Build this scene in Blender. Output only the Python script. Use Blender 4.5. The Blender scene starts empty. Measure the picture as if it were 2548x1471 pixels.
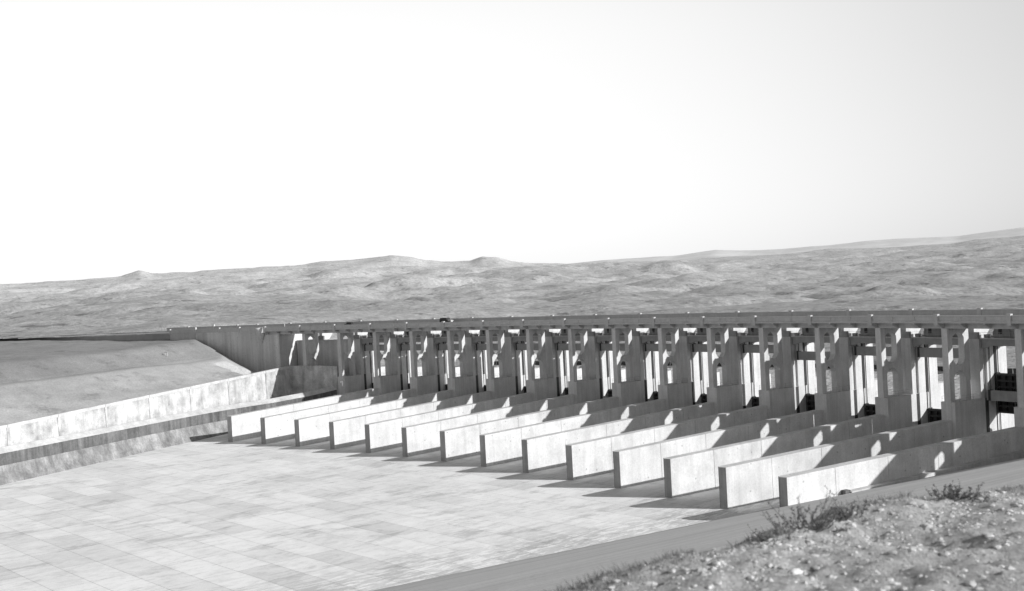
import bpy, bmesh, math, random
from mathutils import Vector, Matrix, noise
import numpy as np
R_=random.Random(7)
sc=bpy.context.scene
C=sc.collection
PI=math.pi
KAP=0.0019857798; S=15.24; RC=1/KAP
# ------------------------------------------------------------------ helpers
def ang(k): return (k-9.5)*S*KAP
def base(k):
    a=ang(k); return Vector((math.sin(a)*RC, -(1-math.cos(a))*RC, 0))
def W(k,u,lat=0,z=0):                      # along the curved bridge axis: u = upstream of the rail line
    a=ang(k); x=math.sin(a)*(RC+u)+math.cos(a)*lat; y=-RC+math.cos(a)*(RC+u)-math.sin(a)*lat
    return Vector((x,y,z))
def bm_new(): return bmesh.new()
def box(b,x0,x1,y0,y1,z0,z1):
    v=[b.verts.new(p) for p in ((x0,y0,z0),(x1,y0,z0),(x1,y1,z0),(x0,y1,z0),(x0,y0,z1),(x1,y0,z1),(x1,y1,z1),(x0,y1,z1))]
    for f in ((3,2,1,0),(4,5,6,7),(0,1,5,4),(1,2,6,5),(2,3,7,6),(3,0,4,7)): b.faces.new([v[i] for i in f])
def hexa(b,pts):
    v=[b.verts.new(p) for p in pts]
    for f in ((3,2,1,0),(4,5,6,7),(0,1,5,4),(1,2,6,5),(2,3,7,6),(3,0,4,7)): b.faces.new([v[i] for i in f])
def prism(b,poly,axis,c0,c1):               # poly in two coords, extruded along axis
    def mk(p,c):
        if axis=='z': return (p[0],p[1],c)
        if axis=='x': return (c,p[0],p[1])
        return (p[0],c,p[1])
    A=[b.verts.new(mk(p,c0)) for p in poly]; B=[b.verts.new(mk(p,c1)) for p in poly]
    n=len(poly)
    b.faces.new(A[::-1]); b.faces.new(B)
    for i in range(n): b.faces.new((A[i],A[(i+1)%n],B[(i+1)%n],B[i]))
def tube(b,p0,p1,r0,r1=None,n=6):
    r1=r0 if r1 is None else r1
    p0=Vector(p0); p1=Vector(p1); d=(p1-p0)
    if d.length<1e-6: return
    d.normalize(); a=d.orthogonal().normalized(); c=d.cross(a)
    A=[];B=[]
    for i in range(n):
        t=2*PI*i/n; o=a*math.cos(t)+c*math.sin(t)
        A.append(b.verts.new(p0+o*r0)); B.append(b.verts.new(p1+o*r1))
    for i in range(n): b.faces.new((A[i],A[(i+1)%n],B[(i+1)%n],B[i]))
    b.faces.new(A[::-1]); b.faces.new(B)
def sweep(b,secs,close=True,caps=True):     # secs: list of rings (same count)
    rings=[[b.verts.new(p) for p in s] for s in secs]
    n=len(secs[0])
    for A,B in zip(rings[:-1],rings[1:]):
        for i in range(n if close else n-1):
            b.faces.new((A[i],A[(i+1)%n],B[(i+1)%n],B[i]))
    if caps and close:
        b.faces.new(rings[0][::-1]); b.faces.new(rings[-1])
def obj(name,b,m,parent=None,smooth=False):
    if isinstance(b,bmesh.types.BMesh):
        bmesh.ops.recalc_face_normals(b,faces=b.faces[:])
        me=bpy.data.meshes.new(name); b.to_mesh(me); b.free()
    else: me=b
    if m is not None: me.materials.append(m)
    if smooth: me.shade_smooth()
    o=bpy.data.objects.new(name,me); C.objects.link(o)
    if parent: o.parent=parent
    return o
def tag(o,label=None,cat=None,group=None,kind=None):
    if label: o['label']=label
    if cat: o['category']=cat
    if group: o['group']=group
    if kind: o['kind']=kind
    return o
def thing(name,label,cat,loc=(0,0,0),rotz=0,group=None):
    o=bpy.data.objects.new(name,None); C.objects.link(o); o.location=loc; o.rotation_euler=(0,0,rotz)
    return tag(o,label,cat,group)
def dup(root,loc,rotz,label,group=None):
    r=root.copy(); C.objects.link(r); r.location=loc; r.rotation_euler=(0,0,rotz); r['label']=label
    if group: r['group']=group
    for ch in list(root.children):
        c=ch.copy(); C.objects.link(c); c.parent=r
        for g in ch.children:
            d=g.copy(); C.objects.link(d); d.parent=c
    return r
ORD=['first','second','third','fourth','fifth','sixth','seventh','eighth','ninth','tenth','eleventh','twelfth','thirteenth','fourteenth','fifteenth','sixteenth','seventeenth','eighteenth']
# ------------------------------------------------------------------ materials (all neutral greys: black-and-white photograph)
def mat(name,c=.4,rough=.85,var=.25,scale=.3,streak=0,streak_scale=1.2,spots=0,bump=.0,bscale=6,coord='Object',grain=.08,dark=None,zaxis=True,sat=None):
    m=bpy.data.materials.new(name); m.use_nodes=True; nt=m.node_tree; N=nt.nodes; L=nt.links
    bs=N['Principled BSDF']; bs.inputs['Roughness'].default_value=rough
    bs.inputs['Specular IOR Level'].default_value=.25
    tc=N.new('ShaderNodeTexCoord'); 
    if coord=='World':
        g=N.new('ShaderNodeNewGeometry'); src=g.outputs['Position']
    else: src=tc.outputs['Object']
    oi=N.new('ShaderNodeObjectInfo')
    ad=N.new('ShaderNodeVectorMath'); ad.operation='ADD'
    sv=N.new('ShaderNodeVectorMath'); sv.operation='SCALE'; sv.inputs['Scale'].default_value=1
    cx=N.new('ShaderNodeCombineXYZ'); L.new(oi.outputs['Random'],cx.inputs[0]); L.new(oi.outputs['Random'],cx.inputs[1])
    L.new(cx.outputs[0],sv.inputs[0]); sv.inputs['Scale'].default_value=(0 if coord=='World' else 97)
    L.new(src,ad.inputs[0]); L.new(sv.outputs[0],ad.inputs[1]); P=ad.outputs[0]
    def nz(sc_,det=4,rgh=.6,vec=P):
        n=N.new('ShaderNodeTexNoise'); n.inputs['Scale'].default_value=sc_; n.inputs['Detail'].default_value=det; n.inputs['Roughness'].default_value=rgh
        L.new(vec,n.inputs['Vector']); return n.outputs['Fac']
    def rng(v,a,b,c0=.3,c1=.7):
        r=N.new('ShaderNodeMapRange'); r.inputs['From Min'].default_value=c0; r.inputs['From Max'].default_value=c1
        r.inputs['To Min'].default_value=a; r.inputs['To Max'].default_value=b; L.new(v,r.inputs['Value']); return r.outputs['Result']
    def mul(a,b_):
        n=N.new('ShaderNodeMath'); n.operation='MULTIPLY'; L.new(a,n.inputs[0])
        if isinstance(b_,(int,float)): n.inputs[1].default_value=b_
        else: L.new(b_,n.inputs[1])
        return n.outputs[0]
    v=rng(nz(scale,6,.62),1-var,1+var)
    v=mul(v,rng(nz(scale*14,3,.7),1-grain,1+grain))
    v=mul(v,rng(nz(scale*70,2,.7),1-grain,1+grain))
    if streak:
        mp=N.new('ShaderNodeMapping'); mp.inputs['Scale'].default_value=(streak_scale,streak_scale,streak_scale*.05); L.new(P,mp.inputs['Vector'])
        v=mul(v,rng(nz(1,4,.7,mp.outputs[0]),1-streak,1+streak*.4,.35,.7))
    if spots:
        vo=N.new('ShaderNodeTexVoronoi'); vo.inputs['Scale'].default_value=.55; L.new(P,vo.inputs['Vector'])
        v=mul(v,rng(vo.outputs['Distance'],1-spots,1,.05,.12))
    v=mul(v,c)
    cl=N.new('ShaderNodeMath'); cl.operation='MINIMUM'; cl.inputs[1].default_value=.86; L.new(v,cl.inputs[0])
    cc=N.new('ShaderNodeCombineColor'); 
    for i in range(3): L.new(cl.outputs[0],cc.inputs[i])
    L.new(cc.outputs[0],bs.inputs['Base Color'])
    if bump:
        bp=N.new('ShaderNodeBump'); bp.inputs['Strength'].default_value=bump; bp.inputs['Distance'].default_value=.1
        L.new(nz(bscale,6,.7),bp.inputs['Height']); L.new(bp.outputs[0],bs.inputs['Normal'])
    m['v']=0
    return m
M={}
M['conc']=mat('concrete_pier',.60,var=.12,scale=.25,streak=.16,streak_scale=1.1,spots=.12)
M['wall']=mat('concrete_wall',.62,var=.16,scale=.22,streak=.13,streak_scale=.6,spots=.4,grain=.10)
M['upper']=mat('concrete_weathered',.50,var=.42,scale=.26,streak=.22,streak_scale=.8,spots=.3,grain=.16)
M['lower']=mat('concrete_stained',.155,var=.38,scale=.12,streak=.45,streak_scale=.7,grain=.18)
M['batter']=mat('concrete_batter',.27,var=.5,scale=.14,streak=.40,streak_scale=.5,grain=.18)
M['noseface_shaded']=mat('nose_concrete_shaded',.36,var=.15,scale=.4,streak=.2)  # wall concrete again, greyer: shade of the unlit nose put into the colour
M['nose_shade']=mat('painted_nose_shade',.10,var=.2,scale=.4,streak=.3)  # near-black colour stands in for shade on the left nose facet
M['cope']=mat('concrete_coping',.54,var=.2,scale=.3,grain=.10,streak=.15)
M['bridge']=mat('concrete_bridge',.50,var=.10,scale=.3,streak=.10)
M['cw']=mat('concrete_counterweight',.34,var=.14,scale=.5,streak=.12)
M['abut']=mat('concrete_abutment',.58,var=.12,scale=.12,streak=.25,streak_scale=.5,spots=.3)
M['steel']=mat('painted_steel_dark',.045,rough=.55,var=.3,scale=.8)
M['rail']=mat('galvanised_rail',.45,rough=.5,var=.1)
M['mach']=mat('grey_machinery',.30,rough=.5,var=.2,scale=1)
M['tyre']=mat('rubber',.03)
M['carp']=mat('car_paint',.035,rough=.3,var=.05)
M['carlit']=mat('car_sunlit_paint',.5,rough=.35,var=.05)  # pale colour stands in for sunlight on the dark sedan's hood
M['glass']=mat('car_glass',.05,rough=.1,var=.02)
M['wood']=mat('old_timber',.07,var=.3,scale=1)
M['road']=mat('road_surface',.30,var=.15,scale=.2,coord='World')
M['bush']=mat('shrub_leaves',.15,var=.4,scale=5)
M['twig']=mat('shrub_twigs',.13,var=.3,scale=5)
M['grass']=mat('dry_grass',.20,var=.4,scale=2)
M['stone']=mat('pale_stone',.50,var=.45,scale=9,grain=.2)
M['riprap']=mat('riprap_rock',.45,var=.3,scale=1.5,grain=.2)

def ground_mat(name,c,big,bigv,mid,midv,fine,finev,bump,bdist,bsc,stretch=None,dk=None,grad=None,zmix=None):
    m=bpy.data.materials.new(name); m.use_nodes=True; nt=m.node_tree; N=nt.nodes; L=nt.links
    bs=N['Principled BSDF']; bs.inputs['Roughness'].default_value=.95; bs.inputs['Specular IOR Level'].default_value=.1
    g=N.new('ShaderNodeNewGeometry'); P=g.outputs['Position']
    if stretch:
        mp=N.new('ShaderNodeMapping'); mp.inputs['Rotation'].default_value=(0,0,stretch[0]); mp.inputs['Scale'].default_value=stretch[1]; L.new(P,mp.inputs['Vector']); P2=mp.outputs[0]
    else: P2=P
    def nz(s,det,r,vec=P):
        n=N.new('ShaderNodeTexNoise'); n.inputs['Scale'].default_value=s; n.inputs['Detail'].default_value=det; n.inputs['Roughness'].default_value=r; L.new(vec,n.inputs['Vector']); return n.outputs['Fac']
    def rng(v,a,b,c0=.3,c1=.7):
        r=N.new('ShaderNodeMapRange'); r.inputs['From Min'].default_value=c0; r.inputs['From Max'].default_value=c1
        r.inputs['To Min'].default_value=a; r.inputs['To Max'].default_value=b; L.new(v,r.inputs['Value']); return r.outputs['Result']
    def mul(a,b_):
        n=N.new('ShaderNodeMath'); n.operation='MULTIPLY'; L.new(a,n.inputs[0])
        if isinstance(b_,(int,float)): n.inputs[1].default_value=b_
        else: L.new(b_,n.inputs[1])
        return n.outputs[0]
    v=mul(rng(nz(big,5,.6,P2),1-bigv,1+bigv),rng(nz(mid,5,.65,P2),1-midv,1+midv))
    v=mul(v,rng(nz(fine,4,.75),1-finev,1+finev))
    if dk:  # darker scrub patches
        v=mul(v,rng(nz(dk[0],6,.7),1-dk[1],1,.60,.50) if False else rng(nz(dk[0],6,.72),1,1-dk[1],.56,.64))
    if zmix:
        sz=N.new('ShaderNodeSeparateXYZ'); L.new(P,sz.inputs[0]); ns=N.new('ShaderNodeMath'); ns.operation='MULTIPLY_ADD'; L.new(nz(.25,5,.7),ns.inputs[0]); ns.inputs[1].default_value=1.6; L.new(sz.outputs[2],ns.inputs[2])
        v=mul(v,rng(ns.outputs[0],1,zmix[2],zmix[0]+.8,zmix[1]+.8))
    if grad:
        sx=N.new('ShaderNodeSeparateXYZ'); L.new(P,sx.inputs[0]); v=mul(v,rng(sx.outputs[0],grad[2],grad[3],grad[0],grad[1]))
    v=mul(v,c)
    cc=N.new('ShaderNodeCombineColor')
    for i in range(3): L.new(v,cc.inputs[i])
    L.new(cc.outputs[0],bs.inputs['Base Color'])
    if bump:
        bp=N.new('ShaderNodeBump'); bp.inputs['Strength'].default_value=bump; bp.inputs['Distance'].default_value=bdist
        L.new(nz(bsc,7,.7),bp.inputs['Height']); L.new(bp.outputs[0],bs.inputs['Normal'])
    return m
M['hills']=ground_mat('hills_dry_grass',.40,.006,.12,.035,.15,.22,.30,1.0,2.2,.07,dk=(.045,.46),grad=(-2100,250,1.42,.74))  # grad: haze and vignetting put into the colour, paler left, darker right
M['farhills']=ground_mat('far_hills_haze',.63,.002,.08,.008,.08,.04,.05,.3,4,.01)  # pale base colour carries the distance haze
M['lbank']=ground_mat('left_bank_grass',.38,.03,.14,.25,.12,2.2,.20,.6,.2,1.5,dk=(.09,.25),zmix=(19.3,19.9,.68))
M['lbank2']=ground_mat('left_bank_scrub',.28,.03,.16,.3,.16,1.6,.25,.7,.25,1.2,dk=(.07,.3))
M['rbank']=ground_mat('right_bank_smooth',.56,.12,.12,.5,.10,3,.12,.6,.12,1.6,stretch=(.157,(1.6,.07,.3)),zmix=(3.0,.4,.78))
M['gravel']=ground_mat('gravel_soil',.42,.8,.12,9,.22,45,.24,1.0,.03,26)
M['upground']=ground_mat('approach_ground',.33,.02,.15,.2,.12,1.5,.12,.4,.2,1)
def floor_mat():
    m=bpy.data.materials.new('chute_floor_slabs'); m.use_nodes=True; nt=m.node_tree; N=nt.nodes; L=nt.links
    bs=N['Principled BSDF']; bs.inputs['Roughness'].default_value=.9; bs.inputs['Specular IOR Level'].default_value=.15
    at=N.new('ShaderNodeAttribute'); at.attribute_name='tone'; g=N.new('ShaderNodeNewGeometry'); P=g.outputs['Position']
    def nz(s,det,r,sc3=(1,1,1)):
        mp=N.new('ShaderNodeMapping'); mp.inputs['Scale'].default_value=sc3; L.new(P,mp.inputs['Vector'])
        n=N.new('ShaderNodeTexNoise'); n.inputs['Scale'].default_value=s; n.inputs['Detail'].default_value=det; n.inputs['Roughness'].default_value=r; L.new(mp.outputs[0],n.inputs['Vector']); return n.outputs['Fac']
    def rng(v,a,b,c0=.3,c1=.7):
        r=N.new('ShaderNodeMapRange'); r.inputs['From Min'].default_value=c0; r.inputs['From Max'].default_value=c1
        r.inputs['To Min'].default_value=a; r.inputs['To Max'].default_value=b; L.new(v,r.inputs['Value']); return r.outputs['Result']
    def mul(a,b_):
        n=N.new('ShaderNodeMath'); n.operation='MULTIPLY'; L.new(a,n.inputs[0])
        if isinstance(b_,(int,float)): n.inputs[1].default_value=b_
        else: L.new(b_,n.inputs[1])
        return n.outputs[0]
    v=at.outputs['Fac']
    v=mul(v,rng(nz(.035,6,.65),.88,1.08))
    v=mul(v,rng(nz(.055,9,.82,(1.2,.8,1)),.86,1.0,.36,.46))
    v=mul(v,rng(nz(.22,7,.72,(.7,1.1,1)),.92,1.05))
    v=mul(v,rng(nz(.12,8,.78,(1.5,.5,1)),.74,1.0,.38,.48))
    v=mul(v,rng(nz(.5,8,.8,(1.0,.4,1)),.90,1.03,.38,.52))
    v=mul(v,rng(nz(5,3,.8),.93,1.07))
    # silt streaks lying along the toe of the right bank
    sx=N.new('ShaderNodeSeparateXYZ'); L.new(P,sx.inputs[0])
    d1=N.new('ShaderNodeMath'); d1.operation='MULTIPLY_ADD'; L.new(sx.outputs[1],d1.inputs[0]); d1.inputs[1].default_value=-.157; L.new(sx.outputs[0],d1.inputs[2])  # x-.157y = distance-like coordinate
    band=rng(d1.outputs[0],0,1,72,80)
    stk=rng(nz(.9,6,.75,(1.2,.28,1)),1,.0,.50,.56)
    bs_=N.new('ShaderNodeMath'); bs_.operation='MULTIPLY'; L.new(band,bs_.inputs[0]); L.new(stk,bs_.inputs[1])
    v=mul(v,rng(bs_.outputs[0],1.0,.72,0,1))
    v=mul(v,rng(band,1,1.10,0,1))
    # darker in the bays, long silty streaks by the right bank
    cc=N.new('ShaderNodeCombineColor')
    mn=N.new('ShaderNodeMath'); mn.operation='MINIMUM'; mn.inputs[1].default_value=.88; L.new(v,mn.inputs[0])
    for i in range(3): L.new(mn.outputs[0],cc.inputs[i])
    L.new(cc.outputs[0],bs.inputs['Base Color']); return m
M['floor']=floor_mat()
# ------------------------------------------------------------------ camera
cam_d=bpy.data.cameras.new('camera'); cam=bpy.data.objects.new('camera',cam_d); C.objects.link(cam); sc.camera=cam
yaw,pitch,roll=CAMROT=(-0.8515,-0.0103,-0.0522)
CAM=Vector((190.8443,-204.9585,38.3898))
f=Vector((math.sin(yaw)*math.cos(pitch),math.cos(yaw)*math.cos(pitch),math.sin(pitch)))
r=Vector((math.cos(yaw),-math.sin(yaw),0)); u_=r.cross(f)
rr=r*math.cos(roll)+u_*math.sin(roll); uu=u_*math.cos(roll)-r*math.sin(roll)
mt=Matrix((rr,uu,-f)).transposed().to_4x4(); mt.translation=CAM; cam.matrix_world=mt
cam_d.sensor_width=36; cam_d.lens=36*2842.76/2548; cam_d.clip_start=.1; cam_d.clip_end=40000
cam_d.dof.use_dof=True; cam_d.dof.focus_distance=230; cam_d.dof.aperture_fstop=3.2
# ------------------------------------------------------------------ chute floor
def floor_z(y): 
    if y<-66: return -.13
    return min(1.35,(y+60.5)*.024)
b=bm_new(); tl=b.loops.layers.float_color.new('tone')
LA=Vector((-102.8,-67,0)); LT=Vector((.4411,-.8974,0)); LO=Vector((-.8974,-.4411,0))   # left wall foot: origin, downstream, outward
def foot(t):
    return LA+LT*t
y=-270.0; row=0
XS=[-53.0+12*i for i in range(-7,14)]
while y<20:
    y1=y+5.4
    for i in range(len(XS)-1):
        x0,x1=XS[i]+.022,XS[i+1]-.022
        h=5.356
        subs=[(x0,x1)]
        q=R_.random(); keep_=R_.random()<.30 and i>0
        t_=.83+R_.gauss(0,.022)
        if q<.08: t_=.88
        elif q<.20: t_=.735
        elif q<.28: t_=.77
        t=t_ if not keep_ else t

        cx=(x0+x1)/2; cy=y+2.7
        if abs(cx+46)<6 and abs(cy+88.3)<2.7: t=.88
        if abs(cx-25)<6 and abs(cy+88.3)<2.7: t=.86
        if abs(cx-49)<6 and abs(cy+88.3)<2.7: t=.86
        n=4 if y>-60 else 1
        for j in range(n):
            ya=y+.022+(h)*j/n; yb=y+.022+h*(j+1)/n
            vs=[b.verts.new(p) for p in ((x0,ya,floor_z(ya)),(x1,ya,floor_z(ya)),(x1,yb,floor_z(yb)),(x0,yb,floor_z(yb)))]
            fc=b.faces.new(vs)
            for l in fc.loops: l[tl]=(t,t,t,1)
    # joint filler sheet 4 cm lower, dark
    vs=[b.verts.new(p) for p in ((XS[0],y-.01,floor_z(y)-.04),(XS[-1],y-.01,floor_z(y)-.04),(XS[-1],y1-.01,floor_z(y1)-.04),(XS[0],y1-.01,floor_z(y1)-.04))]
    fc=b.faces.new(vs)
    for l in fc.loops: l[tl]=(.36,.36,.36,1)
    y=y1
tag(obj('chute_floor',b,M['floor']),kind='structure')
# ------------------------------------------------------------------ divider walls
def wall_frame(k):
    n=Vector((math.sin(ang(k)),math.cos(ang(k)),0)); o=base(k)+n*1.662
    return o, 0.0422+0.0295*(k-9.5)
def ztop(D): return 8.85-(8.85-6.82)*D/54.15
b=bm_new()
T=.92
js=[0,10,21.5,32.8,44.1,54.15]
for i in range(5):
    d0,d1=js[i]+(.045 if i else -.3),js[i+1]-(.045 if i<4 else 0)
    if i<4:
        hexa(b,[(-T,-d1,-.6),(T,-d1,-.6),(T,-d0,-.6),(-T,-d0,-.6),(-T,-d1,ztop(d1)),(T,-d1,ztop(d1)),(T,-d0,ztop(d0)),(-T,-d0,ztop(d0))])
    else:
        pl=[(-T,-d0),(T,-d0),(T,-d1+.25),(-.40,-d1-.12),(-T,-d1+.22)]
        A=[b.verts.new((p[0],p[1],-.6)) for p in pl]; B=[b.verts.new((p[0],p[1],ztop(-p[1]))) for p in pl]
        b.faces.new(A[::-1]); b.faces.new(B)
        for q in range(5): b.faces.new((A[q],A[(q+1)%5],B[(q+1)%5],B[q]))
for d in js[1:-1]:
    box(b,-T+.06,T-.06,-d-.1,-d+.1,-.5,ztop(d)-.06)
o0=None
labs=lambda i:{0:'leftmost divider wall, nearest the dark stained side wall',13:'rightmost divider wall, half buried in the smooth earth bank along its foot'}.get(i,'tall pale divider wall, '+ORD[i]+' from the left on the chute floor')
for i in range(14):
    k=i+3; o,a=wall_frame(k)
    if o0 is None:
        o0=obj('divider_wall',b,M['wall']); w=o0
    else:
        w=o0.copy(); C.objects.link(w)
    if i==0:
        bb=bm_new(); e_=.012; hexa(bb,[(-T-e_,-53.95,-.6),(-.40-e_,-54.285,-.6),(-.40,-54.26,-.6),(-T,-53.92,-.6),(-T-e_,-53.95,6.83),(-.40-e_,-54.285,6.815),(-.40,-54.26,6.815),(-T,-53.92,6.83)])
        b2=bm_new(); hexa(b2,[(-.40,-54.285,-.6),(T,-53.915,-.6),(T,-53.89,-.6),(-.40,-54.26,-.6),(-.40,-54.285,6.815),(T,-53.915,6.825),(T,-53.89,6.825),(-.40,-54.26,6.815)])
        nf=obj('nose_face',b2,M['noseface_shaded'],w)
        ns=obj('nose_shade',bb,M['nose_shade'],w)  # thin added plate carrying the painted shade of the left facet
    else:
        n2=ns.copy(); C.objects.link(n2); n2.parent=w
        n3=nf.copy(); C.objects.link(n3); n3.parent=w
    w.location=o; w.rotation_euler=(0,0,-a)
    tag(w,labs(i),'divider wall','divider walls running down the chute from the piers')
    if i==13:
        bb=bm_new()
        hexa(bb,[(T-.01,-42,1.0),(2.1,-42,1.0),(2.1,.0,1.4),(T-.01,.0,1.4),(T-.01,-42,3.3),(2.1,-42,3.3),(2.1,.0,5.05),(T-.01,.0,5.05)])
        obj('footing_ledge',bb,M['cope'],w)
        bb=bm_new(); box(bb,1.0,1.9,-43.1,-42.05,2.6,3.55); obj('drain_block',bb,M['lower'],w)
# ------------------------------------------------------------------ piers
LR=1.85; LL=-1.20
def walk_rail(b,pts,h=1.05,step=1.9,r=.03):
    for (p0,p1) in zip(pts[:-1],pts[1:]):
        p0=Vector(p0);p1=Vector(p1); n=max(1,round((p1-p0).length/step))
        for i in range(n+1):
            q=p0.lerp(p1,i/n); tube(b,q,q+Vector((0,0,h)),r,n=4)
        for hh in (h,h*.55): tube(b,p0+Vector((0,0,hh)),p1+Vector((0,0,hh)),r,n=4)
def build_pier(label,loc,rot,group):
    t=thing('gate_pier',label,'pier',loc,rot,group)
    b=bm_new(); box(b,LL,LR,1.664,17.6,-1,12.2); obj('base_block',b,M['conc'],t)
    b=bm_new()   # tapered upstream cutwater of the base
    pl=[(LL+.02,17.603),(LR-.02,17.603)]+[(.325+1.5*math.cos(q*PI/8),17.603+5.2*math.sin(q*PI/8)) for q in range(1,8)]
    pl=[(LR-.02,17.603)]+[(.325+1.5*math.cos(q*PI/8),19.5+3.0*math.sin(q*PI/8)) for q in range(0,9)]+[(LL+.02,17.603)]
    prism(b,pl,'z',-1,13.6); obj('cutwater_nose',b,M['conc'],t)
    for nm,(u0,u1) in (('front_column',(1.66,3.0)),('rear_column',(6.35,7.75))):
        b=bm_new(); cx=.28
        hexa(b,[(cx-.70,u0,12.203),(cx+.70,u0,12.203),(cx+.70,u1,12.203),(cx-.70,u1,12.203),(cx-.62,u0,25.9),(cx+.62,u0,25.9),(cx+.62,u1,25.9),(cx-.62,u1,25.9)])
        obj(nm,b,M['conc'],t)
    # haunched strut between the columns
    b=bm_new(); pl=[(2.95,16.3),(3.25,17.3),(3.6,17.72),(4.15,17.72),(4.5,17.3),(4.8,16.3),(4.8,20.0),(4.5,19.1),(4.15,18.7),(3.6,18.7),(3.25,19.1),(2.95,20.0)]
    # split in two convex-ish halves
    prism(b,[(2.9,16.4),(3.3,17.1),(3.9,17.7),(4.3,17.85),(5.1,17.85),(5.5,17.7),(6.1,17.1),(6.4,16.4),(6.4,20.2),(6.1,19.6),(5.6,19.0),(5.1,18.8),(4.3,18.8),(3.8,19.0),(3.3,19.6),(2.9,20.2)],'x',-.36,.92)
    obj('haunched_strut',b,M['conc'],t)
    b=bm_new()
    prism(b,[(2.9,24.0),(3.3,24.5),(4.0,24.85),(4.7,24.95),(5.4,24.85),(6.0,24.5),(6.4,24.0),(6.4,25.88),(2.9,25.88)],'x',-.34,.90); obj('top_arch',b,M['conc'],t)
    # thick body with counterweight slot and gate slot in both faces
    def body(z0,z1,notch):
        b=bm_new()
        if notch:
            d=.45
            R=[(LR,9.4),(LR,10.5),(LR-d,10.5),(LR-d,11.5),(LR,11.5),(LR,13.6),(LR-d,13.6),(LR-d,14.9),(LR,14.9),(LR,17.55)]
            Lf=[(LL,17.55),(LL,14.9),(LL+d,14.9),(LL+d,13.6),(LL,13.6),(LL,11.5),(LL+d,11.5),(LL+d,10.5),(LL,10.5),(LL,9.4)]
            prism(b,R+Lf,'z',z0,z1)
        return b
    obj('tower_body',body(12.203,23.42,True),M['conc'],t)
    b=bm_new(); prism(b,[(10.2,23.423),(13.4,23.423),(15.6,25.75),(10.2,25.75)],'x',-.95,.35); obj('hoist_wall',b,M['conc'],t)  # sloped upstream end shaped to stand in for a diagonal shadow edge
    b=bm_new(); box(b,-.95,1.6,9.5,10.12,23.423,24.7); bmesh.ops.bevel(b,geom=b.edges[:],offset=.05,segments=1); obj('switch_cabinet',b,M['mach'],t)
    # slot linings on the base block: dark recess strips proud of the block
    for nm,u0,u1,zt,m in (('slot_guide',10.5,11.5,12.2,'steel'),('gate_guide',13.75,13.95,23.0,'steel'),('gate_guide',14.45,14.62,23.0,'rail'),('gate_guide',14.75,14.9,23.0,'steel')):
        for sgn in (1,-1):
            b=bm_new()
            if nm=='slot_guide': 
                x=LR if sgn>0 else LL
                box(b,min(x,x+sgn*.012),max(x,x+sgn*.012),u0,u1,3.0,zt-.01)
            else:
                x=(LR-.3) if sgn>0 else (LL+.3)
                box(b,min(x,x+sgn*.38),max(x,x+sgn*.38),u0,u1,1.2,zt)
            obj(nm,b,M[m],t)
    b=bm_new(); walk_rail(b,[(LR-.12,3.2,12.2),(LR-.12,9.2,12.2)],r=.022); obj('walkway_railing',b,M['mach'],t)
    b=bm_new(); walk_rail(b,[(LL+.12,1.9,12.2),(LL+.12,9.2,12.2)],r=.022); obj('walkway_railing',b,M['mach'],t)
    return t
first=None
for k in range(1,21):
    loc=base(k); rot=-ang(k)
    lab={1:'leftmost pier, two slim columns and tower rising above the weathered side wall',2:'second pier from the left, where the stained lower side wall ends',16:'pier at the right edge beside the raised gate, rightmost one in view',17:'first pier beyond the right edge',18:'second pier beyond the right edge',19:'third pier beyond the right edge',20:'fourth pier beyond the right edge'}.get(k,'tall concrete gate pier at the head of the '+(ORD[k-3])+' divider wall from the left')
    if first is None: first=build_pier(lab,loc,rot,'gate piers carrying the bridge')
    else: dup(first,loc,rot,lab)
# ------------------------------------------------------------------ gates, counterweights, hoist girders, hoists
XL,XR=-5.75,6.42     # clear width between pier faces around the bay centre (pier lat +1.85 .. -1.20)
def clear(k): # local x range in bay frame
    return XL,XR
def build_gate(label,loc,rot,group):
    t=thing('lift_gate',label,'gate',loc,rot,group)
    x0,x1=-5.55,6.2
    b=bm_new(); box(b,x0,x1,14.25,14.32,0,7.55); obj('skin_plate',b,M['steel'],t)
    for i in range(7):
        z=.15+i*1.19
        b=bm_new(); box(b,x0,x1,13.62,14.247,z,z+.07); box(b,x0,x1,13.60,13.66,z-.12,z+.22); obj('horizontal_girder',b,M['steel'],t)
    b=bm_new()
    for i in range(9):
        x=x0+.3+i*(x1-x0-.6)/8; box(b,x-.03,x+.03,13.75,14.245,.1,7.4)
    obj('stiffener',b,M['steel'],t)
    for x in (x0-.12,x1-.1):
        b=bm_new(); box(b,x,x+.22,13.7,14.6,0,7.7)
        for i in range(4): tube(b,(x-.02,14.8,1+i*1.8),(x+.24,14.8,1+i*1.8),.28,n=10)
        obj('end_post',b,M['steel'],t)
    return t
def build_cw(label,loc,rot,group):
    t=thing('counterweight',label,'counterweight',loc,rot,group)
    b=bm_new(); box(b,XL+.05,XR-.05,10.62,11.42,0,1.88); bmesh.ops.bevel(b,geom=b.edges[:],offset=.04,segments=1); obj('concrete_beam',b,M['cw'],t)
    for x in (XL+.7,XR-.7):
        b=bm_new(); box(b,x-.25,x+.25,10.56,11.48,-.05,1.98); obj('hanger_plate',b,M['steel'],t)
    return t
def build_ropes(h): 
    b=bm_new()
    for x in (XL+.7,XR-.7):
        for dx in (-.15,-.05,.05,.15): tube(b,(x+dx,11.02,0),(x+dx,11.02,h),.03,n=4)
    return b
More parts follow.
